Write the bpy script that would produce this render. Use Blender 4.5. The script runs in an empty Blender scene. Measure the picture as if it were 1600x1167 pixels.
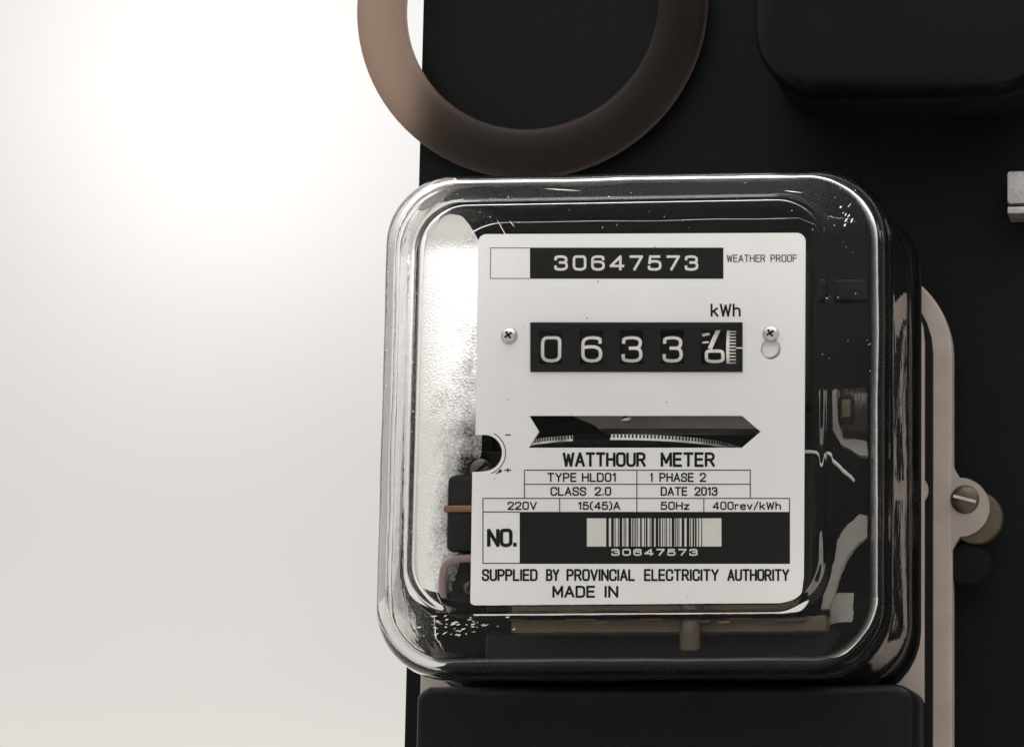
import bpy, bmesh, math, random
from mathutils import Vector, noise
R = math.radians
random.seed(7)
scene = bpy.context.scene
COL = scene.collection

# ------------------------------------------------------------------ camera
S = 0.00014                 # metres per photograph pixel at the name plate
D = 5000.0                  # camera to plate, in those pixels
CX, CY, VPX = 800.0, 583.5, 1900.0
AX = 1480.0                 # photograph column of the optical axis (the picture is a crop)
PITCH = math.atan(770 / D)  # the camera looks slightly up at the meter
YAW = math.atan((VPX - AX) / D)
cam_d = bpy.data.cameras.new('camera')
cam = bpy.data.objects.new('camera', cam_d); COL.objects.link(cam)
cam.location = (0, -D * S, 0)
cam.rotation_euler = (R(90) + PITCH, 0, YAW)
cam_d.sensor_width = 36; cam_d.lens = 36 * D / 1600
cam_d.shift_x = (CX - AX) / 1600
cam_d.clip_start = 0.01; cam_d.clip_end = 500
scene.camera = cam
_m = cam.rotation_euler.to_matrix()
RIGHT, UP, FWD = _m.col[0].copy(), _m.col[1].copy(), -_m.col[2]
def ray(px, py):
    return FWD * D + RIGHT * (px - AX) - UP * (py - CY)
def P(px, py, z=0.0):
    """point of the plane z (towards the viewer, plate = 0) seen at a photograph pixel"""
    d = ray(px, py)
    t = (-z * S + D * S) / d.y
    return Vector((0, -D * S, 0)) + d * t

# ------------------------------------------------------------------ sky and sun
SUN = ray(350, 170).normalized()
SUN_EL = math.asin(SUN.z); SUN_AZ = math.atan2(SUN.x, SUN.y)
world = bpy.data.worlds.new('World'); scene.world = world
world.use_nodes = True
nt = world.node_tree; nt.nodes.clear()
def nd(t, typ, **kw):
    n = t.nodes.new(typ)
    for k, v in kw.items(): setattr(n, k, v)
    return n
def mth(t, op, a, b=None, c=None, clamp=False):
    n = nd(t, 'ShaderNodeMath', operation=op); n.use_clamp = clamp
    for i, v in enumerate((a, b, c)):
        if v is None: continue
        if isinstance(v, (int, float)): n.inputs[i].default_value = v
        else: t.links.new(v, n.inputs[i])
    return n.outputs[0]
def mixc(t, fac, a, b, blend='MIX'):
    n = nd(t, 'ShaderNodeMix', data_type='RGBA', blend_type=blend)
    for i, v in ((0, fac), (6, a), (7, b)):
        if isinstance(v, (int, float)): n.inputs[i].default_value = v
        elif isinstance(v, tuple): n.inputs[i].default_value = (*v, 1)
        else: t.links.new(v, n.inputs[i])
    return n.outputs[2]
sky = nd(nt, 'ShaderNodeTexSky', sky_type='NISHITA'); sky.sun_disc = False
sky.sun_elevation = SUN_EL; sky.sun_rotation = SUN_AZ
sky.air_density = 1.0; sky.dust_density = 0.6; sky.ozone_density = 1.0
hsv = nd(nt, 'ShaderNodeHueSaturation'); hsv.inputs['Saturation'].default_value = 0.25
nt.links.new(sky.outputs[0], hsv.inputs['Color'])
tc = nd(nt, 'ShaderNodeTexCoord')
nrm = nd(nt, 'ShaderNodeVectorMath', operation='NORMALIZE'); nt.links.new(tc.outputs['Generated'], nrm.inputs[0])
sep = nd(nt, 'ShaderNodeSeparateXYZ'); nt.links.new(nrm.outputs[0], sep.inputs[0])
el = mth(nt, 'MAXIMUM', sep.outputs[2], 0.0)
over = mth(nt, 'MULTIPLY_ADD', mth(nt, 'POWER', el, 2.0), 8.5, 1.0)                     # overcast: the zenith brighter than the horizon
dot = nd(nt, 'ShaderNodeVectorMath', operation='DOT_PRODUCT'); nt.links.new(nrm.outputs[0], dot.inputs[0])
dot.inputs[1].default_value = SUN
dp = mth(nt, 'MAXIMUM', dot.outputs['Value'], 0.0)
g1 = mth(nt, 'POWER', dp, 60.0); g2 = mth(nt, 'POWER', dp, 420.0)
nz = nd(nt, 'ShaderNodeTexNoise'); nz.inputs['Scale'].default_value = 5.0; nz.inputs['Detail'].default_value = 4
nt.links.new(nrm.outputs[0], nz.inputs['Vector'])
cl = mth(nt, 'MULTIPLY_ADD', nz.outputs[0], 0.30, 0.85)
over = mth(nt, 'MULTIPLY', over, cl)
glow = mth(nt, 'ADD', mth(nt, 'MULTIPLY', g1, 0.05), mth(nt, 'MULTIPLY', g2, 0.8))
over = mth(nt, 'ADD', over, glow)
above = mth(nt, 'MULTIPLY_ADD', sep.outputs[2], 30.0, 0.9, clamp=True)
CLOUD = 1.28
lay = mixc(nt, 1.0, (CLOUD, CLOUD * .968, CLOUD * .952), over, 'MULTIPLY')
lay = mixc(nt, above, (2.4, 2.33, 2.2), lay)                      # land below the horizon
tot = mixc(nt, 0.02, lay, hsv.outputs[0])
bg = nd(nt, 'ShaderNodeBackground'); bg.inputs['Strength'].default_value = 0.15
nt.links.new(tot, bg.inputs['Color'])
out = nd(nt, 'ShaderNodeOutputWorld'); nt.links.new(bg.outputs[0], out.inputs['Surface'])
sl = bpy.data.lights.new('sun', 'SUN'); sl.energy = 5.0; sl.angle = R(0.5); sl.color = (1, .95, .88)
so = bpy.data.objects.new('sun', sl); COL.objects.link(so)
so.rotation_euler = (-SUN).to_track_quat('-Z', 'Y').to_euler()
scene.view_settings.view_transform = 'Standard'; scene.view_settings.look = 'None'
scene.view_settings.exposure = 1.15; scene.view_settings.gamma = 1
cy = scene.cycles
cy.max_bounces = 14; cy.transmission_bounces = 14; cy.glossy_bounces = 6; cy.diffuse_bounces = 3
cy.transparent_max_bounces = 12; cy.sample_clamp_indirect = 6.0; cy.use_denoising = True

# ------------------------------------------------------------------ materials
def new_mat(name):
    m = bpy.data.materials.new(name); m.use_nodes = True
    t = m.node_tree; b = t.nodes['Principled BSDF']
    return m, t, b
def plain(name, col, rough=.5, metal=0.0, var=.25, scale=400, bump=0.0, bscale=2000, coat=0.0, spec=.5, stretch=None):
    m, t, b = new_mat(name)
    co = nd(t, 'ShaderNodeTexCoord')
    vec = co.outputs['Object']
    if stretch:
        mp = nd(t, 'ShaderNodeMapping'); mp.inputs['Scale'].default_value = stretch
        t.links.new(vec, mp.inputs[0]); vec = mp.outputs[0]
    n = nd(t, 'ShaderNodeTexNoise'); n.inputs['Scale'].default_value = scale; n.inputs['Detail'].default_value = 6
    t.links.new(vec, n.inputs['Vector'])
    lo = tuple(c * (1 - var) for c in col); hi = tuple(min(1, c * (1 + var)) for c in col)
    t.links.new(mixc(t, n.outputs[0], lo, hi), b.inputs['Base Color'])
    t.links.new(mth(t, 'MULTIPLY_ADD', n.outputs[0], .3, rough - .15, clamp=True), b.inputs['Roughness'])
    b.inputs['Metallic'].default_value = metal
    b.inputs['Coat Weight'].default_value = coat
    b.inputs['Specular IOR Level'].default_value = spec
    if bump:
        n2 = nd(t, 'ShaderNodeTexNoise'); n2.inputs['Scale'].default_value = bscale; n2.inputs['Detail'].default_value = 3
        t.links.new(vec, n2.inputs['Vector'])
        bp = nd(t, 'ShaderNodeBump'); bp.inputs['Strength'].default_value = bump; bp.inputs['Distance'].default_value = .0003
        t.links.new(n2.outputs[0], bp.inputs['Height']); t.links.new(bp.outputs[0], b.inputs['Normal'])
    return m
M = {}
M['plate'] = plain('satin_plate', (.87, .855, .845), .42, .0, .06, 55, .05, 900, stretch=(1, 1, .25))
M['ink'] = plain('black_ink', (.012, .013, .012), .7, 0, .3, 900, spec=.12)
M['white'] = plain('white_print', (.72, .70, .66), .5, 0, .08, 600)
M['glare_reflector'] = plain('glare_reflector_metal', (.93, .92, .90), .34, 1.0, .04, 300, .55, 2200)
M['digit'] = plain('cream_digit', (.93, .89, .82), .4, 0, .08, 900)
M['frame'] = plain('black_register', (.012, .013, .013), .6, 0, .3, 500, .1, spec=.12)
M['wheel'] = plain('black_wheel', (.006, .006, .007), .6, 0, .3, 500, spec=.12)
M['steel'] = plain('steel', (.55, .53, .50), .3, 1.0, .2, 900, .15)
M['alu'] = plain('aluminium', (.82, .81, .80), .32, 1.0, .08, 500, .1)
M['castiron'] = plain('dark_castings', (.008, .008, .0075), .5, 0, .5, 300, .4, 1500, spec=.2)
M['pan'] = plain('dark_pan', (.007, .0075, .0075), .6, 0, .5, 120, .2, 800, spec=.12)
M['beige'] = plain('beige_enamel', (.29, .245, .215), .42, 0, .22, 150, .15, 1800)
M['rubber'] = plain('black_rubber', (.005, .005, .005), .75, 0, .3, 500, spec=.12)
M['board'] = plain('black_board', (.0028, .0036, .0036), .55, 0, .5, 60, .3, 1800, spec=.10)
M['round'] = plain('brown_black_bakelite', (.0075, .0058, .0049), .34, 0, .4, 90, .15, 900, spec=.2)
M['box'] = plain('black_plastic', (.0032, .0036, .0038), .42, 0, .4, 80, .1, 900, spec=.14)
M['copper'] = plain('copper', (.20, .12, .07), .45, .8, .4, 700, .3)
M['pink'] = plain('pink_insulation', (.24, .15, .16), .45, 0, .2, 400)
M['wire'] = plain('grey_wire', (.55, .52, .48), .5, 0, .2, 500)
M['bracket'] = plain('grey_bracket', (.30, .275, .25), .45, .2, .25, 250, .3)
M['galv'] = plain('galvanised', (.42, .40, .38), .45, .85, .35, 700, .6, 1200)
M['brass'] = plain('dull_brass', (.085, .066, .045), .42, .6, .35, 500, .3)
M['coil'] = plain('coil_lacquer', (.032, .021, .016), .35, 0, .4, 500, .2)

def smoky(m):
    """brown resin that lets a little light through"""
    t = m.node_tree; b = t.nodes['Principled BSDF']; o = t.nodes['Material Output']
    tr = nd(t, 'ShaderNodeBsdfTranslucent'); tr.inputs[0].default_value = (.56, .475, .425, 1)
    mx = nd(t, 'ShaderNodeMixShader'); mx.inputs[0].default_value = .5
    t.links.new(b.outputs[0], mx.inputs[1]); t.links.new(tr.outputs[0], mx.inputs[2]); t.links.new(mx.outputs[0], o.inputs['Surface'])
smoky(M['round'])
def paint_glare_fade():
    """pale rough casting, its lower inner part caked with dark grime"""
    m = M['glare_reflector']; t = m.node_tree; b = t.nodes['Principled BSDF']
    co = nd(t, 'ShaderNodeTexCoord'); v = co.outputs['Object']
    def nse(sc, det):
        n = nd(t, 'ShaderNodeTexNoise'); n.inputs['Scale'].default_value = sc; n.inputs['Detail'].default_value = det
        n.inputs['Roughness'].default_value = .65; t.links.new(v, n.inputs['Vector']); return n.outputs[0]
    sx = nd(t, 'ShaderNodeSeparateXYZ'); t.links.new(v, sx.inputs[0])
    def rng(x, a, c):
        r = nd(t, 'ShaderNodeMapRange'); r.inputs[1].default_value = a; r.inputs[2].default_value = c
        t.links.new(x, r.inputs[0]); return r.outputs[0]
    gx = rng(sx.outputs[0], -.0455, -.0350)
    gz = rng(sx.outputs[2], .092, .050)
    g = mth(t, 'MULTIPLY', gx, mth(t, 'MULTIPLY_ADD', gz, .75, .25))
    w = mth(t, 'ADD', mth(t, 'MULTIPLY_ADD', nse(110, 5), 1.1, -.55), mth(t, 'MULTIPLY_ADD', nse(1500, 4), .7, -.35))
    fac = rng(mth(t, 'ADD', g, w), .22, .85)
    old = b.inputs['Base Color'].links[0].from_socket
    t.links.new(mixc(t, fac, old, (.02, .019, .017)), b.inputs['Base Color'])  # dark colour towards the lower inner part paints the glare dying away
paint_glare_fade()
def glass_mat(name, film, speck, lowscale=28, wav=0.0, coat=.006):
    """clear cover glass under a thin film of dust and hard specks"""
    m, t, b = new_mat(name); t.nodes.remove(b)
    o = t.nodes['Material Output']
    co = nd(t, 'ShaderNodeTexCoord'); v = co.outputs['Object']
    def nse(sc, det=3, rough=.5):
        n = nd(t, 'ShaderNodeTexNoise'); n.inputs['Scale'].default_value = sc
        n.inputs['Detail'].default_value = det; n.inputs['Roughness'].default_value = rough
        t.links.new(v, n.inputs['Vector']); return n.outputs[0]
    def ramp(x, a, c):
        r = nd(t, 'ShaderNodeMapRange'); r.inputs[1].default_value = a; r.inputs[2].default_value = c
        t.links.new(x, r.inputs[0]); return r.outputs[0]
    big = ramp(nse(lowscale, 4), .35, .68)
    fine = ramp(nse(2600, 2, .6), .56, .72)
    mid = ramp(nse(700, 5, .7), .52, .78)
    dust = mth(t, 'MULTIPLY', mth(t, 'MAXIMUM', fine, mid), big)
    sx = nd(t, 'ShaderNodeSeparateXYZ'); t.links.new(v, sx.inputs[0])
    dust = mth(t, 'MULTIPLY', dust, mth(t, 'MULTIPLY_ADD', ramp(sx.outputs[0], -.034, -.054), .965, .035))
    fac = mth(t, 'MULTIPLY_ADD', dust, speck, film, clamp=True)
    gr = nd(t, 'ShaderNodeBsdfRefraction'); gr.inputs['IOR'].default_value = 1.47
    gr.inputs['Color'].default_value = (.997, .999, .996, 1); gr.inputs['Roughness'].default_value = 0.0
    gg = nd(t, 'ShaderNodeBsdfGlossy'); gg.inputs['Roughness'].default_value = 0.02
    fr = nd(t, 'ShaderNodeFresnel'); fr.inputs['IOR'].default_value = 1.47
    gl = nd(t, 'ShaderNodeMixShader')
    rf = nd(t, 'ShaderNodeMapRange'); rf.inputs[1].default_value = .065; rf.inputs[2].default_value = .7; t.links.new(fr.outputs[0], rf.inputs[0])
    rf.inputs[3].default_value = coat
    t.links.new(rf.outputs[0], gl.inputs[0]); t.links.new(gr.outputs[0], gl.inputs[1]); t.links.new(gg.outputs[0], gl.inputs[2])
    if wav:
        bp = nd(t, 'ShaderNodeBump'); bp.inputs['Strength'].default_value = wav; bp.inputs['Distance'].default_value = .001
        t.links.new(nse(160, 3), bp.inputs['Height']); [t.links.new(bp.outputs[0], q.inputs['Normal']) for q in (gr, gg, fr)]
    tr = nd(t, 'ShaderNodeBsdfTranslucent'); tr.inputs[0].default_value = (.9, .88, .85, 1)
    df = nd(t, 'ShaderNodeBsdfDiffuse'); df.inputs[0].default_value = (.45, .43, .41, 1)
    mx = nd(t, 'ShaderNodeMixShader'); mx.inputs[0].default_value = .12
    t.links.new(tr.outputs[0], mx.inputs[1]); t.links.new(df.outputs[0], mx.inputs[2])
    m2 = nd(t, 'ShaderNodeMixShader'); t.links.new(fac, m2.inputs[0])
    t.links.new(gl.outputs[0], m2.inputs[1]); t.links.new(mx.outputs[0], m2.inputs[2])
    t.links.new(m2.outputs[0], o.inputs['Surface'])
    return m
M['glass_front'] = glass_mat('cover_glass_front', .001, .03, coat=.003)
M['glass_rim'] = glass_mat('cover_glass_rim', .002, .40, 30, .05, .005)

# ------------------------------------------------------------------ mesh helpers
def link(name, bm, mats, parent=None, smooth=None):
    me = bpy.data.meshes.new(name); bm.normal_update(); bm.to_mesh(me); bm.free()
    for m in (mats if isinstance(mats, (list, tuple)) else [mats]): me.materials.append(M[m])
    o = bpy.data.objects.new(name, me); COL.objects.link(o)
    if smooth is not None:
        for p in me.polygons: p.use_smooth = True
        me.set_sharp_from_angle(angle=R(smooth))
    if parent:
        o.parent = parent
        pl = parent
        loc = Vector()
        while pl: loc += pl.location; pl = pl.parent
        o.matrix_parent_inverse.identity()
        me.transform(__import__('mathutils').Matrix.Translation(-loc))
    return o
def thing(name, loc, label, cat, group=None):
    o = bpy.data.objects.new(name, None); COL.objects.link(o); o.location = loc
    o.empty_display_size = .01
    o['label'] = label; o['category'] = cat
    if group: o['group'] = group
    return o
def rrect(cx, cz, hw, hh, r, seg=10):
    """rounded rectangle outline, counter-clockwise seen by the viewer, in world x, z"""
    r = min(r, hw, hh); pts = []
    for (sx, sz, a0) in ((1, -1, -90), (1, 1, 0), (-1, 1, 90), (-1, -1, 180)):
        for i in range(seg + 1):
            a = R(a0 + 90 * i / seg)
            pts.append((cx + sx * (hw - r) + r * math.cos(a), cz + sz * (hh - r) + r * math.sin(a)))
    return pts
def bbox(x0, x1, y0, y1, r, z, seg=10, grow=0.0):
    a = P(x0, y0, z); b = P(x1, y1, z)
    k = (D - z) / D * S
    return [Vector((x, -z * S, zz)) for x, zz in rrect((a.x + b.x) / 2, (a.z + b.z) / 2, (b.x - a.x) / 2 + grow * S, (a.z - b.z) / 2 + grow * S, r * k + grow * S, seg)]
def loft(bm, loops, cap0=False, cap1=False, mat=0):
    vs = [[bm.verts.new(p) for p in lp] for lp in loops]
    n = len(vs[0])
    for a, b in zip(vs, vs[1:]):
        for i in range(n):
            f = bm.faces.new((a[i], a[(i + 1) % n], b[(i + 1) % n], b[i])); f.material_index = mat
    if cap0: bm.faces.new(vs[0]).material_index = mat
    if cap1: bm.faces.new(vs[-1][::-1]).material_index = mat
    return vs
def slab(x0, x1, y0, y1, r, zf, zb, bev=2.0, seg=8):
    """a rounded plate with eased edges; the bounds are those of its front face"""
    bm = bmesh.new()
    base = bbox(x0, x1, y0, y1, r, zf, seg)
    inn = bbox(x0, x1, y0, y1, max(r, bev + .5), zf, seg, -bev)
    def at(lp, z): return [Vector((p.x, -z * S, p.z)) for p in lp]
    loft(bm, [at(inn, zf), at(bbox(x0, x1, y0, y1, r, zf, seg, -bev * .3), zf - bev * .3), at(base, zf - bev), at(base, zb)], True, True)
    bmesh.ops.recalc_face_normals(bm, faces=bm.faces)
    return bm
def fill(outer, holes, zf, zb):
    """flat sheet with holes and thickness; outlines are photograph pixels at depth zf"""
    bm = bmesh.new(); edges = []
    for lp in [outer] + holes:
        vs = [bm.verts.new(P(x, y, zf)) for x, y in lp]
        edges += [bm.edges.new((vs[i], vs[(i + 1) % len(vs)])) for i in range(len(vs))]
    bmesh.ops.triangle_fill(bm, use_beauty=True, edges=edges)
    if zb is not None:
        fs = list(bm.faces)
        ret = bmesh.ops.extrude_face_region(bm, geom=fs)
        for v in ret['geom']:
            if isinstance(v, bmesh.types.BMVert): v.co.y += (zf - zb) * S
    bmesh.ops.recalc_face_normals(bm, faces=bm.faces)
    return bm
def circ(cx, cy_, r, a0=0, a1=360, n=24, ends=False):
    k = n if not ends else n + 1
    return [(cx + r * math.cos(R(a0 + (a1 - a0) * i / n)), cy_ + r * math.sin(R(a0 + (a1 - a0) * i / n))) for i in range(k)]
def lathe(bm, px, py, prof, n=28, mat=0, closed=True):
    """turned piece about an axis towards the viewer; prof = [(radius, z)] from front to back"""
    z0 = prof[0][1]; c = P(px, py, z0); loops = []; k_ = (P(px + 1, py, z0) - c).length
    for r, z in prof:
        loops.append([Vector((c.x + r * k_ * math.cos(2 * math.pi * i / n), -z * S, c.z + r * k_ * math.sin(2 * math.pi * i / n))) for i in range(n)])
    loft(bm, loops, closed, closed, mat)
    return bm
def tube(bm, pts, r, n=8, mat=0):
    """round wire through world points"""
    rings = []; prev = None
    for i, p in enumerate(pts):
        d = (pts[min(i + 1, len(pts) - 1)] - pts[max(i - 1, 0)]).normalized()
        a = (prev - d * prev.dot(d)).normalized() if prev else d.orthogonal().normalized()
        prev = a; b = d.cross(a)
        rr = r[i] if isinstance(r, list) else r
        rings.append([p + (a * math.cos(2 * math.pi * k / n) + b * math.sin(2 * math.pi * k / n)) * rr * S for k in range(n)])
    loft(bm, rings, True, True, mat)
    bmesh.ops.recalc_face_normals(bm, faces=bm.faces)
    return bm
def curve(pts, n=8):
    """Catmull-Rom through (px, py, z)"""
    q = [P(*p) for p in pts]; q = [q[0] * 2 - q[1]] + q + [q[-1] * 2 - q[-2]]; o = []
    for i in range(1, len(q) - 2):
        for k in range(n):
            t = k / n; a, b, c, d = q[i - 1:i + 3]
            o.append(.5 * ((2 * b) + (c - a) * t + (2 * a - 5 * b + 4 * c - d) * t * t + (3 * b - a - 3 * c + d) * t ** 3))
    o.append(q[-2]); return o

# ------------------------------------------------------------------ stroke lettering
# every glyph: (width, strokes); a stroke that starts with 'r' has its corners rounded
G = {
 'A': (.60, [[(0,0),(.30,1),(.60,0)],[(.11,.32),(.49,.32)]]),
 'B': (.56, [[(0,0),(0,1)],['r',(0,1),(.52,1),(.52,.53),(0,.53)],['r',(0,.53),(.56,.53),(.56,0),(0,0)]]),
 'C': (.56, [['r',(.56,.70),(.56,1),(0,1),(0,0),(.56,0),(.56,.30)]]),
 'D': (.56, [[(0,0),(0,1)],['r',(0,1),(.56,1),(.56,0),(0,0)]]),
 'E': (.50, [[(.50,1),(0,1),(0,0),(.50,0)],[(0,.52),(.45,.52)]]),
 'F': (.50, [[(.50,1),(0,1),(0,0)],[(0,.52),(.45,.52)]]),
 'H': (.56, [[(0,0),(0,1)],[(.56,0),(.56,1)],[(0,.52),(.56,.52)]]),
 'I': (.04, [[(.02,0),(.02,1)]]),
 'L': (.48, [[(0,1),(0,0),(.48,0)]]),
 'M': (.64, [[(0,0),(0,1),(.32,.25),(.64,1),(.64,0)]]),
 'N': (.56, [[(0,0),(0,1),(.56,0),(.56,1)]]),
 'O': (.58, [['r',(.29,1),(0,1),(0,0),(.58,0),(.58,1),(.29,1)]]),
 'P': (.54, [[(0,0),(0,1)],['r',(0,1),(.54,1),(.54,.46),(0,.46)]]),
 'R': (.56, [[(0,0),(0,1)],['r',(0,1),(.54,1),(.54,.48),(0,.48)],[(.30,.48),(.56,0)]]),
 'S': (.54, [['r',(.53,.72),(.53,1),(0,1),(0,.54),(.54,.48),(.54,0),(0,0),(0,.28)]]),
 'T': (.58, [[(0,1),(.58,1)],[(.29,1),(.29,0)]]),
 'U': (.56, [['r',(0,1),(0,0),(.56,0),(.56,1)]]),
 'V': (.58, [[(0,1),(.29,0),(.58,1)]]),
 'W': (.74, [[(0,1),(.18,0),(.37,.9),(.56,0),(.74,1)]]),
 'Y': (.58, [[(0,1),(.29,.48),(.58,1)],[(.29,.48),(.29,0)]]),
 'k': (.46, [[(0,0),(0,1)],[(.42,.66),(.02,.30)],[(.17,.42),(.46,0)]]),
 'h': (.46, [[(0,0),(0,1)],['r',(0,.48),(.08,.66),(.46,.66),(.46,0)]]),
 'z': (.42, [[(0,.64),(.42,.64),(0,0),(.42,0)]]),
 'r': (.34, [[(0,0),(0,.66)],['r',(0,.44),(.06,.66),(.34,.64)]]),
 'e': (.48, [['r',(0,.34),(.48,.36),(.48,.66),(0,.66),(0,0),(.46,0),(.46,.16)]]),
 'v': (.46, [[(0,.66),(.23,0),(.46,.66)]]),
 '0': (.52, [['r',(.26,1),(0,1),(0,0),(.52,0),(.52,1),(.26,1)]]),
 '1': (.26, [[(0,.80),(.20,1),(.20,0)]]),
 '2': (.52, [['r',(0,.72),(0,1),(.52,1),(.52,.58),(0,.06),(0,0)],[(0,0),(.54,0)]]),
 '3': (.52, [['r',(.01,.78),(.01,1),(.50,1),(.50,.54),(.20,.54)],['r',(.20,.54),(.52,.54),(.52,0),(0,0),(0,.24)]]),
 '4': (.58, [[(.44,0),(.44,1),(0,.27),(.58,.27)]]),
 '5': (.52, [[(.48,1),(.06,1),(.02,.50)],['r',(.02,.50),(.08,.63),(.52,.63),(.52,0),(0,0),(0,.22)]]),
 '6': (.52, [['r',(.50,.78),(.50,1),(0,1),(0,0),(.52,0),(.52,.60),(0,.60),(0,.40)]]),
 '7': (.52, [[(0,1),(.52,1),(.18,0)]]),
 '8': (.52, [['r',(.26,1),(.02,1),(.02,.53),(.50,.53),(.50,1),(.26,1)],['r',(.26,.53),(0,.53),(0,0),(.52,0),(.52,.53),(.26,.53)]]),
 '.': (.06, [[(.03,0),(.03,.10)]]),
 '(': (.22, [['r',(.22,1.08),(0,.85),(0,.1),(.22,-.1)]]),
 ')': (.22, [['r',(0,1.08),(.22,.85),(.22,.1),(0,-.1)]]),
 '/': (.40, [[(0,-.05),(.40,1.05)]]),
 '+': (.56, [[(0,.5),(.56,.5)],[(.28,.22),(.28,.78)]]),
 '-': (.5, [[(0,.5),(.5,.5)]]),
 ' ': (.42, []),
}
def smooth_corners(p, rad=.27, k=5):
    o = [p[0]]
    for a, b, c in zip(p, p[1:], p[2:]):
        va = Vector(a) - Vector(b); vc = Vector(c) - Vector(b)
        ra = min(rad, va.length * .5); rc = min(rad, vc.length * .5)
        s = Vector(b) + va.normalized() * ra; e = Vector(b) + vc.normalized() * rc
        for i in range(k + 1):
            t = i / k; o.append(tuple(s * (1 - t) ** 2 + Vector(b) * 2 * t * (1 - t) + e * t * t))
    o.append(p[-1]); return o
def ribbon(pts, w, step=None):
    """flat stroke of width w: a list of quads in the same 2-D space as pts"""
    q = [Vector(pts[0])]
    for p in pts[1:]:
        if (Vector(p) - q[-1]).length > 1e-4: q.append(Vector(p))
    if step:
        d_ = [q[0]]
        for u, v in zip(q, q[1:]):
            k = max(1, math.ceil((v - u).length / step))
            d_ += [u.lerp(v, (i + 1) / k) for i in range(k)]
        q = d_
    L, Rr = [], []
    for i, p in enumerate(q):
        d0 = (q[i] - q[i - 1]).normalized() if i else (q[1] - q[0]).normalized()
        d1 = (q[i + 1] - q[i]).normalized() if i < len(q) - 1 else d0
        n0 = Vector((-d0.y, d0.x)); n1 = Vector((-d1.y, d1.x))
        m = n0 + n1
        m = m.normalized() if m.length > 1e-3 else n0
        s = min(1.0 / max(m.dot(n0), .35), 2.2)
        e = Vector((0, 0))
        if i == 0: e = -d0 * w * .35
        if i == len(q) - 1: e = d0 * w * .35
        L.append(p + e + m * s * w / 2); Rr.append(p + e - m * s * w / 2)
    return [(L[i], L[i + 1], Rr[i + 1], Rr[i]) for i in range(len(q) - 1)]
def text_quads(txt, x0, x1, yt, yb, w, gap=.24, step=None):
    """quads in photograph pixels; lettering stretched to fill the box it has in the photograph"""
    adv = []; x = 0
    for ch in txt:
        adv.append(x); x += G[ch][0] + gap
    tot = x - gap
    hx = (x1 - x0 - w) / tot; hy = (yb - yt - w)
    quads = []
    for ch, a in zip(txt, adv):
        for st in G[ch][1]:
            rd = st[0] == 'r'
            p = st[1:] if rd else st
            if rd: p = smooth_corners(p)
            pp = [(x0 + w / 2 + (a + u) * hx, yb - w / 2 - v * hy) for u, v in p]
            if rd: quads.append(ribbon(pp, w, step))
            else: quads += [ribbon([u, v], w, step) for u, v in zip(pp, pp[1:])]
    return quads
def lettering(name, txt, x0, x1, yt, yb, w, mat, parent, z=1.0, gap=.24):
    w *= 1.2
    bm = bmesh.new(); k = 0
    for st in text_quads(txt, x0, x1, yt, yb, w, gap):
        k += 1
        zz = z + .012 * (k % 7)
        for q in st: bm.faces.new([bm.verts.new(P(p.x, p.y, zz)) for p in q])
    bmesh.ops.recalc_face_normals(bm, faces=bm.faces)
    return link(name, bm, mat, parent)
def rects(name, boxes, mat, parent, z=.45):
    bm = bmesh.new()
    for i, (x0, x1, y0, y1) in enumerate(boxes):
        zz = z + .012 * (i % 7)
        bm.faces.new([bm.verts.new(P(x, y, zz)) for x, y in ((x0, y1), (x1, y1), (x1, y0), (x0, y0))])
    return link(name, bm, mat, parent)

# ================================================================== mounting board
bm = slab(668, 1900, -260, 1500, 4, -480, -560, 3)
board = link('mounting_board', bm, 'board', None, 40)
board['label'] = 'black mounting board behind the meter, its left edge against the pale sky'
board['category'] = 'board'

# ================================================================== glass covered meter
meter = thing('electricity_meter', P(1003, 1180, -300), 'glass covered watthour meter with white name plate reading 30647573', 'electricity meter')

# --- glass cover: one shell with an outer and an inner surface
SEG = 18
prof = [(0.0, 110), (3, 109.3), (6, 107), (8.5, 103), (11, 99), (16, 95), (28, 88), (44, 79), (58, 71), (66, 65), (73, 57), (79, 46), (83, 33), (85.5, 16), (86.5, -2), (87.6, -10), (88.6, -18), (87.4, -27), (87, -40), (87, -70), (87, -130), (88, -200), (89, -280), (92, -326), (99, -334), (101, -342)]
FX0, FX1, FY0, FY1 = 655, 1280, 320, 945
a = P(FX0, FY0, 110); b = P(FX1, FY1, 110)
ccx, ccz, chw, chh = (a.x + b.x) / 2, (a.z + b.z) / 2, (b.x - a.x) / 2, (a.z - b.z) / 2
def cover_loop(off, z, wob=1.0):
    sh = min(1, max(0, off / 86))
    lp = rrect(ccx + 12 * S * sh, ccz - 20 * S * sh, chw + off * S, chh + off * S * .97, (74 + off * .42) * S, SEG)
    # extra points along the straight sides so the moulded glass can wander a little
    res = []; n = len(lp)
    for i in range(n):
        p = Vector(lp[i]); q = Vector(lp[(i + 1) % n]); res.append(p)
        if (q - p).length > 60 * S:
            for k in range(1, 16): res.append(p.lerp(q, k / 16))
    o = []
    for p in res:
        w = noise.noise(Vector((p.x * 70, z * .012, p.y * 70))) * 1.8 * wob + noise.noise(Vector((p.x * 220, z * .05, p.y * 220))) * .22 * wob
        c = Vector((p.x - ccx, p.y - ccz)); c.normalize()
        o.append(Vector((p.x + c.x * w * S, -z * S, p.y + c.y * w * S)))
    return o
bm = bmesh.new()
outer = [cover_loop(-8, 110, 0)] + [cover_loop(o, z, min(1, max(0, (o - 14) / 40))) for o, z in prof]
T = 15
inner = [cover_loop(-14, 110 - T, 0)]
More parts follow.
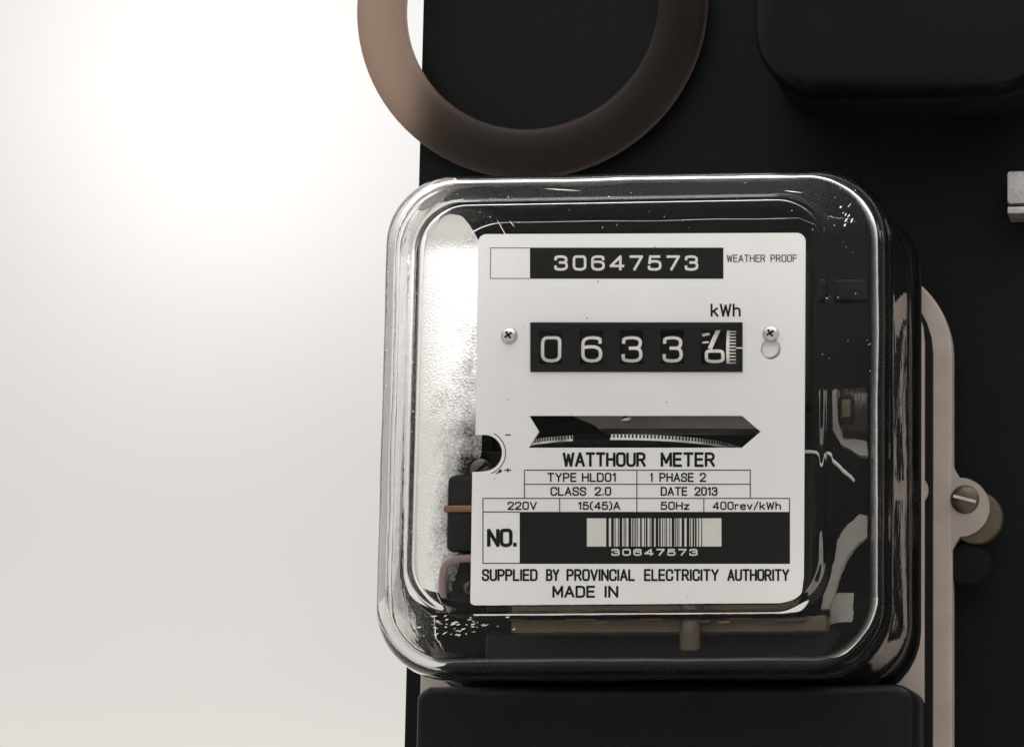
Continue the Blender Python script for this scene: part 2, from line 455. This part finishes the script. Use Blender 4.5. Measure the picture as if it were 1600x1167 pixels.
for o, z in prof[:-3]:
    nz_ = 1 if o < 4 else (.9 if o < 60 else (.75 if o < 70 else (.5 if o < 80 else (.2 if o < 85 else 0))))
    io = o - T * ((1 - nz_ ** 2) ** .5 if nz_ < .9 else .42) if o > 0 else -8
    inner.append(cover_loop(io if o > 0 else -8, z - T * (nz_ * 1.0), min(1, max(0, (o - 14) / 40))))
inner.append(cover_loop(80, -342, 1))
va = loft(bm, outer)
vb = loft(bm, inner)
n = len(va[0])
for i in range(n):
    bm.faces.new((va[-1][i], va[-1][(i + 1) % n], vb[-1][(i + 1) % n], vb[-1][i]))
for f in bm.faces: f.material_index = 1; f.smooth = True
f1 = bm.faces.new(va[0]); f2 = bm.faces.new(vb[0][::-1])
f1.material_index = f2.material_index = 0
f1.smooth = f2.smooth = True
bmesh.ops.recalc_face_normals(bm, faces=bm.faces)
from mathutils.bvhtree import BVHTree
bvh = BVHTree.FromBMesh(bm)
cover = link('glass_cover', bm, ['glass_front', 'glass_rim'], meter)

bm = bmesh.new(); rf = random.Random(3)
def flake(px, py, l, w, ang):
    d = Vector((math.cos(ang), math.sin(ang))) * l / 2; e = Vector((-math.sin(ang), math.cos(ang))) * w / 2; c = Vector((px, py)); q = []
    for u in (-d, -d * .3 + e, d * .5 + e * .7, d, d * .2 - e, -d * .6 - e * .8):
        hit, nrm_, _, _ = bvh.ray_cast(cam.location, ray(*(c + u)).normalized())
        if hit is None: return
        q.append(hit + nrm_ * .25 * S)
    bm.faces.new([bm.verts.new(p) for p in q])
for i in range(46): flake(rf.gauss(715, 38), rf.gauss(977 , 7), rf.uniform(2, 11), rf.uniform(.7, 2.2), rf.gauss(-.15, .2))
for i in range(60): flake(rf.gauss(640, 22), rf.uniform(380, 1010), rf.uniform(1, 3.2), rf.uniform(.8, 1.8), rf.uniform(0, 3))
for i in range(16): flake(rf.uniform(1285, 1365), rf.uniform(330, 620), rf.uniform(1, 3), rf.uniform(.7, 1.5), rf.uniform(0, 3))
for i in range(9): flake(rf.gauss(1322, 7), rf.gauss(338, 8), rf.uniform(3, 9), rf.uniform(1, 3), rf.uniform(-1.2, -.3))
for i in range(30): flake(rf.uniform(640, 1360), rf.uniform(280, 360), rf.uniform(1, 3), rf.uniform(.6, 1.4), rf.uniform(0, 3))
for px, py, l, a_ in ((787, 362, 44, 1.05), (800, 350, 14, .9), (1292, 466, 4, 0), (1240, 300, 30, .12), (880, 297, 60, .06)): flake(px, py, l, 1.1, a_)
bmesh.ops.recalc_face_normals(bm, faces=bm.faces)
o = link('dirt_flakes', bm, 'digit', cover); o['kind'] = 'stuff'
# --- base: seat ring for the cover, gasket, beige base with lugs
bm = slab(680, 1443, 420, 1420, 130, -344, -362, 3)
link('cover_seat', bm, 'beige', meter, 40)
bm = slab(690, 1439, 345, 1095, 110, -341, -343.9, 1)
link('back_pan', bm, 'pan', meter, 40)
bm = slab(680, 1456, 436, 1420, 130, -362.2, -384, 2)
link('gasket', bm, 'rubber', meter, 40)
def ear(px, py, r, x_in, half, zf, zb):
    """lug that swells smoothly out of a straight right-hand edge"""
    pts = []
    for i in range(25):
        a_ = -math.pi / 2 + math.pi * i / 24
        pts.append((px + r * math.cos(a_), py + r * math.sin(a_)))
    o = [(x_in - 30, py - half), (x_in, py - half)]
    o += [(x_in + (px - x_in) * t ** 2, py - half + (half - r) * t) for t in (.25, .5, .75)]
    o += pts
    o += [(x_in + (px - x_in) * t ** 2, py + half - (half - r) * t) for t in (.75, .5, .25)]
    o += [(x_in, py + half), (x_in - 30, py + half)]
    return fill(o, [], zf, zb)
bm = slab(672, 1488, 420, 1420, 150, -384.3, -430, 6, 14)
base = link('base', bm, 'beige', meter, 50)
bm = slab(680, 1470, 440, 1420, 150, -430.3, -479, 2, 14)
link('base_back', bm, 'rubber', meter, 40)
lug = link('fixing_lug', ear(1500, 792, 46, 1484, 88, -386.0, -412), 'beige', meter, 40)
def screw(name, px, py, r, z, ang, parent, mat='steel', slot=.16, dome=.35):
    """round head with a cut slot"""
    bm = bmesh.new()
    prof = [(r * .25, z), (r * .6, z - r * dome * .25), (r * .9, z - r * dome * .75), (r, z - r * dome * 1.3), (r, z - r * 1.1)]
    lathe(bm, px, py, prof, 28)
    bmesh.ops.recalc_face_normals(bm, faces=bm.faces)
    o = link(name, bm, mat, parent, 40)
    bm = bmesh.new(); c = P(px, py, z)
    d = Vector((math.cos(ang), 0, math.sin(ang))); e = Vector((-math.sin(ang), 0, math.cos(ang)))
    w = r * slot * S; l = r * .86 * S
    top = -(z + .4) * S
    ps = [c + d * sx * l + e * sy * w for sx, sy in ((-1, -1), (1, -1), (1, 1), (-1, 1))]
    vs = [bm.verts.new((p.x, top, p.z)) for p in ps]; vs2 = [bm.verts.new((p.x, top + r * .5 * S, p.z)) for p in ps]
    bm.faces.new(vs)
    for i in range(4): bm.faces.new((vs[i], vs2[i], vs2[(i + 1) % 4], vs[(i + 1) % 4]))
    bmesh.ops.recalc_face_normals(bm, faces=bm.faces)
    return o, bm
bm = bmesh.new(); lathe(bm, 1525, 808, [(30, -392), (40, -394), (42, -398), (42, -416)], 32); bmesh.ops.recalc_face_normals(bm, faces=bm.faces)
link('washer', bm, 'brass', meter, 40)
sc, sb = screw('lug_screw', 1507, 779, 23, -376, R(-15), lug, 'brass', .11)
link('slot', sb, 'steel', lug)  # pale steel face paints a glint into the slot
bm = bmesh.new(); lathe(bm, 1512, 880, [(16, -398), (31, -401), (36, -410), (36, -440)], 32); bmesh.ops.recalc_face_normals(bm, faces=bm.faces)
link('sealing_knob', bm, 'rubber', meter, 40)
lug2 = link('seat_lug', ear(1424, 765, 26, 1440, 74, -346.5, -358), 'beige', meter, 40)
# the same fixing on the cover's seat, behind the glass
bm = slab(650, 1424, 1072, 1420, 24, -120, -383, 14, 10)
link('terminal_cover', bm, 'box', meter, 50)

# --- name plate
arrow = [(828, 650), (1160, 650), (1189, 675), (1160, 700), (827, 700), (843, 675)]
reg_hole = [(832, 508), (1157, 508), (1157, 578), (832, 578)]
def corner(cx, cy_, r, a0, n=6): return circ(cx, cy_, r, a0, a0 + 90, n, True)
outline = corner(761, 380, 13, 180) + corner(1246, 378, 13, 270) + corner(1240, 931, 16, 0) + corner(745, 942, 9, 90)
outline += [(739, 738), (757, 737)] + circ(757, 708, 28.5, 88, -86, 18, True) + [(744, 680)]
key = circ(1205, 546, 16, -55, 235, 20, True) + circ(1204, 528, 8, 160, 380, 10, True)
plate = link('name_plate', fill(outline, [arrow, reg_hole, key], 0, -5), 'plate', meter)
L = lambda t, x0, x1, yt, yb, w, m='ink', z=.5, gap=.24: lettering('lettering', t, x0, x1, yt, yb, w, m, plate, z, gap)
rects('serial_block', [(829, 1131, 388, 436.5)], 'ink', plate, .3)
rects('blank_box_outline', [(767, 829, 388, 389), (767, 829, 435.5, 436.5), (767, 768, 389.2, 435.3)], 'ink', plate, .3)
L('30647573', 867, 1092, 400, 424, 3.3, 'white', .8, .34)
L('WEATHER PROOF', 1136, 1246, 399, 410.5, 1.2)
L('kWh', 1111, 1158, 475, 496, 2.6)
L('WATTHOUR', 880, 1010, 707, 730, 3.4)
L('METER', 1033, 1118, 707, 730, 3.4)
lines = []
H = 1.5
for y, x0, x1 in ((735, 820, 1174), (757, 820, 1174), (779, 755, 1235), (800, 755, 813)): lines.append((x0, x1, y - H / 2, y + H / 2))
for x, y0, y1 in ((820.5, 736, 778), (996, 736, 778), (1173, 736, 778), (755.7, 780, 881), (875.5, 780, 800), (996, 780, 800), (1100.5, 780, 800), (1234.3, 780, 800)):
    lines.append((x - H / 2, x + H / 2, y0, y1))
lines.append((756.6, 813, 879.5, 881))
rects('table_rules', lines, 'ink', plate, .3)
L('TYPE', 856, 902, 739, 753.5, 2.0); L('HLD01', 910, 964, 739, 753.5, 2.0)
L('1', 1017, 1021, 739, 753.5, 2.0); L('PHASE', 1031, 1085, 739, 753.5, 2.0); L('2', 1094, 1104, 739, 753.5, 2.0)
L('CLASS', 861, 917, 761, 775, 2.0); L('2.0', 930, 956, 761, 775, 2.0)
L('DATE', 1033, 1075, 761, 775, 2.0); L('2013', 1086, 1122, 761, 775, 2.0)
L('220V', 794, 840, 784, 797, 1.9); L('15(45)A', 904, 970, 784, 797, 1.9); L('50Hz', 1033, 1078, 784, 797, 1.9); L('400rev/kWh', 1114, 1221, 784, 797, 1.8)
rects('number_block', [(813, 1235, 800.0, 881)], 'ink', plate, .3)
L('NO.', 762, 809, 826, 855, 4.6, 'ink', .6, .22)
rects('barcode_label', [(918, 1128, 810, 854)], 'white', plate, .7)
bars = []; x = 948.0
rb = random.Random(11)
while x < 1097:
    w = rb.choice((1.3, 1.3, 2.6, 4.2)); bars.append((x, min(x + w, 1099), 809.5, 854.5)); x += w + rb.choice((1.2, 1.4, 2.4, 3.6))
rects('barcode', bars, 'ink', plate, 1.0)
L('30647573', 956, 1091, 857.5, 868.5, 2.0, 'white', .8, .30)
for wd, x0, x1 in (('SUPPLIED', 754, 841), ('BY', 854, 875), ('PROVINCIAL', 886, 993), ('ELECTRICITY', 1007, 1124), ('AUTHORITY', 1137, 1234)):
    L(wd, x0, x1, 889, 908, 2.7)
L('MADE', 864, 931, 915, 934, 2.9); L('IN', 945, 967, 915, 934, 2.9)
L('-', 790, 799, 676, 684, 1.4); L('+', 789, 800, 729, 741, 1.5)
bm = bmesh.new()
for q in ribbon(circ(757, 708, 34, -62, 70, 20, True), 1.3): bm.faces.new([bm.verts.new(P(p.x, p.y, .5)) for p in q])
bm.faces.new([bm.verts.new(P(x, y, .5)) for x, y in ((775, 742), (783, 733), (786, 737))])
bmesh.ops.recalc_face_normals(bm, faces=bm.faces)
link('adjust_arrow', bm, 'ink', plate)
# small rust specks and scuffs on the plate
bm = bmesh.new()
for i in range(46):
    px, py = random.uniform(755, 1250), random.uniform(372, 935); r = random.uniform(.35, 1.0)
    bm.faces.new([bm.verts.new(P(x, y, 1.2)) for x, y in circ(px, py, r * random.uniform(.7, 1.3), 0, 360, 6)])
bmesh.ops.recalc_face_normals(bm, faces=bm.faces)
o = link('dirt_specks', bm, 'coil', plate); o['kind'] = 'stuff'

# plate screws
for px, py in ((795, 524), (1204, 521)):
    bm = bmesh.new()
    lathe(bm, px, py, [(5, 9), (9, 8), (12, 5), (13, 1.5), (13, .2)], 24); bmesh.ops.recalc_face_normals(bm, faces=bm.faces)
    s_ = link('plate_screw', bm, 'steel', meter, 45)
    bm = bmesh.new(); c = P(px, py, 9.5)
    for ang in (35, 125):
        d = Vector((math.cos(R(ang)), 0, math.sin(R(ang)))) * 7 * S; e = Vector((-math.sin(R(ang)), 0, math.cos(R(ang)))) * 1.6 * S
        off = Vector((0, -.00001 if ang > 90 else 0, 0))
        bm.faces.new([bm.verts.new(c + off + v) for v in (-d - e, d - e, d + e, -d + e)])
    bmesh.ops.recalc_face_normals(bm, faces=bm.faces)
    link('cross_slot', bm, 'rubber', s_)
bm = bmesh.new(); lathe(bm, 1201, 543, [(14, -7), (16.5, -8.5), (16.5, -40)], 24); bmesh.ops.recalc_face_normals(bm, faces=bm.faces)
link('plate_post', bm, 'plate', meter, 40)

# --- register: frame with five windows, number wheels behind
wins = [(843, 879, 516, 569), (906, 943, 516, 569), (969, 1006, 516, 569), (1033, 1069, 516, 569), (1096, 1151, 516, 569)]
reg = link('register_frame', fill([(829.5, 504.5), (1160.5, 504.5), (1160.5, 581.5), (829.5, 581.5)], [[(x0, y0), (x1, y0), (x1, y1), (x0, y1)] for x0, x1, y0, y1 in wins], 3.0, -4), 'frame', meter)
rects('pointer_line', [(1151, 1161, 543.5, 545.5)], 'digit', reg, 3.3)
WR = 62.0      # wheel radius
def wheel(x0, x1, quads, extra=()):
    """number wheel on a level axle: black drum, cream figures wrapped round it"""
    bm = bmesh.new(); zc = -5.5 - WR; ymid = 543.0
    k = (D - 0) / D
    def W(x, y, dr=0.0):
        a_ = (ymid - y) / WR
        base_ = P(x, ymid, 0)
        return Vector((base_.x, -(zc + (WR + dr) * math.cos(a_)) * S, base_.z + (WR + dr) * math.sin(a_) * S))
    n_ = 40; r0 = []; r1 = []
    for i in range(n_):
        y = ymid + (2 * math.pi * i / n_) * WR
        r0.append(W(x0, y)); r1.append(W(x1, y))
    loft(bm, [r0, r1], True, True, 0)
    bmesh.ops.recalc_face_normals(bm, faces=bm.faces)
    j = 0
    for st in quads:
        j += 1
        for q in st:
            f = bm.faces.new([bm.verts.new(W(p.x, p.y, .35 + .03 * (j % 5))) for p in q]); f.material_index = 1
    return bm
DG = lambda ch, x0, x1, yt=524, yb=567: text_quads(ch, x0, x1, yt, yb, 5.2, .24, 3.0)
for ch, (x0, x1, _, _) in zip('0633', wins):
    link('number_wheel', wheel(x0 - 4, x1 + 4, DG(ch, x0 + 2, x1 - 2)), ['wheel', 'digit'], meter, 40)
q = DG('0', 1101, 1132, 546, 568)
q += [ribbon([(1110, 543), (1118, 522), (1123, 505)], 7, 3)]
q += [ribbon([(1098, 522), (1106, 520)], 5, 3), ribbon([(1098, 535), (1106, 534)], 3, 3)]
q += [ribbon([(1136, 500 + 5.2 * i), (1149, 500 + 5.2 * i)], 2.4) for i in range(18)]
q += [ribbon([(1137, 498), (1137, 590)], 5, 3)]
link('number_wheel', wheel(1093, 1155, q), ['wheel', 'digit'], meter, 40)

# --- rotor disc behind the arrow window
bm = bmesh.new()
dc = P(1003, 683, -330); dc = Vector((dc.x, 210 * S, P(1003, 680, -20).z))
n_ = 160; rad = 190 * S
up = [Vector((dc.x + rad * math.sin(2 * math.pi * i / n_), dc.y - rad * math.cos(2 * math.pi * i / n_), dc.z + 1.5 * S)) for i in range(n_)]
dn = [v - Vector((0, 0, 9 * S)) for v in up]
loft(bm, [up, dn], True, True)
bmesh.ops.recalc_face_normals(bm, faces=bm.faces)
disc = link('rotor_disc', bm, 'alu', meter, 40)
bm = bmesh.new()
for i in range(-38, 39):
    a_ = i * 2 * math.pi / 200
    if -.30 < a_ < .03: continue
    aa = [(a_ - .0075, 1.2), (a_ + .0075, 1.2), (a_ + .0075, -4.0), (a_ - .0075, -4.0)]
    bm.faces.new([bm.verts.new((dc.x + (rad + .6 * S) * math.sin(t), dc.y - (rad + .6 * S) * math.cos(t), dc.z + h * S)) for t, h in aa])
for i in range(12):                      # the black mark on the rim
    a0, a1 = -.30 + .33 * i / 12, -.30 + .33 * (i + 1) / 12
    bm.faces.new([bm.verts.new((dc.x + (rad + .6 * S) * math.sin(t), dc.y - (rad + .6 * S) * math.cos(t), dc.z + h * S)) for t, h in ((a0, 1.6), (a1, 1.6), (a1, -7.6), (a0, -7.6))])
bmesh.ops.recalc_face_normals(bm, faces=bm.faces)
o = link('edge_graduation', bm, 'rubber', disc); o['kind'] = 'stuff'
bm = bmesh.new(); tube(bm, [P(1003, 590, -210), P(1003, 940, -210)], 9, 12); link('spindle', bm, 'steel', meter, 40)
# dark magnet jaw seen left in the window, and the bright driving core above
bm = fill([(800, 640), (902, 640), (944, 668), (944, 684), (800, 704)], [], -150, -230); link('magnet_jaw', bm, 'castiron', meter)
bm = fill([(880, 620), (1240, 620), (1240, 670), (936, 670), (926, 662), (896, 650)], [], -95, -170); link('driving_core', bm, 'bracket', meter, 40)
sc, sb = screw('core_screw', 978, 652, 9, -85, R(20), meter, 'steel'); link('slot', sb, 'rubber', sc)

# --- mechanism behind the plate
bm = slab(770, 1262, 395, 640, 16, -80, -150, 4); link('frame_casting', bm, 'castiron', meter, 40)
bm = slab(704, 1272, 706, 935, 14, -90, -190, 6); link('frame_casting', bm, 'castiron', meter, 40)
bm = slab(690, 770, 640, 712, 12, -120, -240, 6); link('magnet', bm, 'castiron', meter, 40)
bm = slab(700, 752, 742, 862, 12, -50, -140, 8); link('magnet', bm, 'castiron', meter, 40)
bm = slab(694, 742, 790, 800, 3, -44, -60, 2); link('copper_strip', bm, 'copper', meter, 40)
bm = bmesh.new(); tube(bm, curve([(745, 872, -40), (716, 874, -40), (698, 884, -42), (693, 905, -46), (694, 935, -60)]), 6.5, 10); link('pink_wire', bm, 'pink', meter, 40)
bm = slab(697, 745, 878, 942, 8, -60, -130, 4); link('terminal_block', bm, 'castiron', meter, 40)
sc, sb = screw('terminal_screw', 734, 917, 10, -40, R(70), meter, 'brass'); link('slot', sb, 'rubber', sc)
sc, sb = screw('adjusting_screw', 751, 733, 17, -30, R(40), meter, 'brass'); link('slot', sb, 'rubber', sc)
def glare_reflector():
    """added glare sheet, bowed and rough, down the left side of the works; its top leans back towards the sky"""
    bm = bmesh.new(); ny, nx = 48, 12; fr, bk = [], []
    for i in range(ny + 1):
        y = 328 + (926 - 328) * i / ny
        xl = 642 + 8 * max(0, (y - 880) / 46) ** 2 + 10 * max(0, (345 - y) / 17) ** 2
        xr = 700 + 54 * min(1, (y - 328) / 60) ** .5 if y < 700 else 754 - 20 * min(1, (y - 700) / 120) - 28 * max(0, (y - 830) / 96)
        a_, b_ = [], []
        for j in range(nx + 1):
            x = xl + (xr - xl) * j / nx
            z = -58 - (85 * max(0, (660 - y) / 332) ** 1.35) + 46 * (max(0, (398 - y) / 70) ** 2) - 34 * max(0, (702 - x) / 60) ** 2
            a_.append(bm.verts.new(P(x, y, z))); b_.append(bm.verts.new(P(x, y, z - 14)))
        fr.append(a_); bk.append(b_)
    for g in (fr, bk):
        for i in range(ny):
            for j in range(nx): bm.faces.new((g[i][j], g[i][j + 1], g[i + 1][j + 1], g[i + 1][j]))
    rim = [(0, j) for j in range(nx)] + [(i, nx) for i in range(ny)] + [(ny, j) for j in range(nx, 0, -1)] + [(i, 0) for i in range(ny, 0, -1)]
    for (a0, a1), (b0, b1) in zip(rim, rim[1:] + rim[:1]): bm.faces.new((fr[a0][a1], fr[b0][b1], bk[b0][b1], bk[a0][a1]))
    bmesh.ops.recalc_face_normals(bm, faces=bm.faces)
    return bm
link('side_glare_reflector', glare_reflector(), 'glare_reflector', meter, 40)  # sheet added and bowed to reflect the sky as glare
# right hand side: coil with square headed bolt, brackets, wire
bm = bmesh.new()
ax = [P(1322 + 46 * t, 648, -115) for t in (0, .05, 1)]
cpts = []; crad = []
for i in range(45):
    t = i / 44
    cpts.append(P(1318 + 52 * t, 648, -118)); crad.append(40 + (2.4 if i % 4 < 2 else 0))
tube(bm, cpts, crad, 28); link('coil', bm, 'coil', meter, 60)
bm = slab(1307, 1332, 616, 662, 9, -66, -118, 4); bolt = link('square_bolt', bm, 'castiron', meter, 40)
bm = slab(1313, 1327, 625, 652, 3, -62, -65.9, 1); link('bolt_face', bm, 'brass', bolt, 40)
br = [(1290, 612), (1304, 608), (1306, 660), (1318, 683), (1368, 690), (1374, 712), (1345, 712), (1310, 694), (1297, 672)]
link('coil_bracket', fill(br, [], -112, -150), 'bracket', meter)
bm = bmesh.new(); tube(bm, curve([(1258, 706, -60), (1282, 708, -62), (1300, 722, -66), (1318, 738, -72), (1334, 752, -90)]), 2.6, 8); link('thin_wire', bm, 'wire', meter, 40)
br = [(1372, 806), (1345, 804), (1322, 820), (1304, 845), (1300, 875), (1288, 905), (1280, 950), (1292, 950), (1304, 908), (1322, 868), (1345, 846), (1372, 838)]
link('lower_bracket', fill(br, [], -130, -160), 'bracket', meter)
bm = slab(1296, 1334, 926, 974, 2, -150, -154, 1); link('paper_tag', bm, 'bracket', meter, 40)
bm = slab(1296, 1372, 438, 470, 3, -200, -230, 3); link('upper_coil', bm, 'castiron', meter, 40)
# bottom: plate foot, brown terminal strip, pin, shims
bm = slab(800, 1290, 962, 984, 3, -70, -130, 3); link('bottom_bar', bm, 'brass', meter, 40)
bm = slab(760, 1300, 984, 1062, 8, -150, -300, 6); link('terminal_shelf', bm, 'castiron', meter, 40)
bm = bmesh.new(); c0 = P(1079, 972, -20)
lathe_pts = [(1079, 966), (1079, 970), (1079, 1012), (1079, 1016)]
tube(bm, [P(x, y, -30) for x, y in lathe_pts], [14, 17, 17, 14], 16); link('locking_pin', bm, 'brass', meter, 40)
rs = random.Random(5)
for i in range(9):
    x = rs.uniform(790, 1240); y = rs.uniform(957, 966); w = rs.uniform(18, 46)
    bm = slab(x, x + w, y, y + rs.uniform(3, 5), 1, -45 - i * 3, -60 - i * 3, .6, 2); link('shim', bm, 'copper' if i % 2 else 'brass', meter, 40)

# ================================================================== round housing above
rh = thing('round_housing', P(830, -1, -470), 'smoky brown ring with an open middle, cut off above the glass meter', 'round housing')
bm = bmesh.new()
prof_r = [(198, -452), (199, -446), (202, -442), (212, -440), (240, -441), (262, -444), (270, -447), (273, -452), (273, -466), (268, -474), (199, -474), (198, -468)]
lathe(bm, 830, 6, prof_r + [prof_r[0]], 96, 0, False)
bmesh.ops.remove_doubles(bm, verts=bm.verts, dist=.2 * S)
bmesh.ops.recalc_face_normals(bm, faces=bm.faces)
link('ring', bm, 'round', rh, 50)

# ================================================================== box at the upper right
bx = thing('meter_box', P(1390, 60, -470), 'dark box with rounded lower corner at the top right of the board', 'box')
bm = slab(1180, 1640, -320, 132, 105, -250, -330, 26, 18); link('lid', bm, 'box', bx, 60)
bm = slab(1196, 1660, -320, 150, 100, -331, -478, 6, 18); link('body', bm, 'rubber', bx, 50)

# ================================================================== steel fitting at the right edge
ft = thing('steel_fitting', P(1600, 300, -470), 'rough grey steel fitting on the board at the right edge', 'fitting')
bm = slab(1573, 1632, 267, 318, 6, -400, -478, 5); link('block', bm, 'galv', ft, 40)
bm = slab(1574, 1632, 323, 333, 2, -402, -478, 2); link('lip', bm, 'galv', ft, 40)
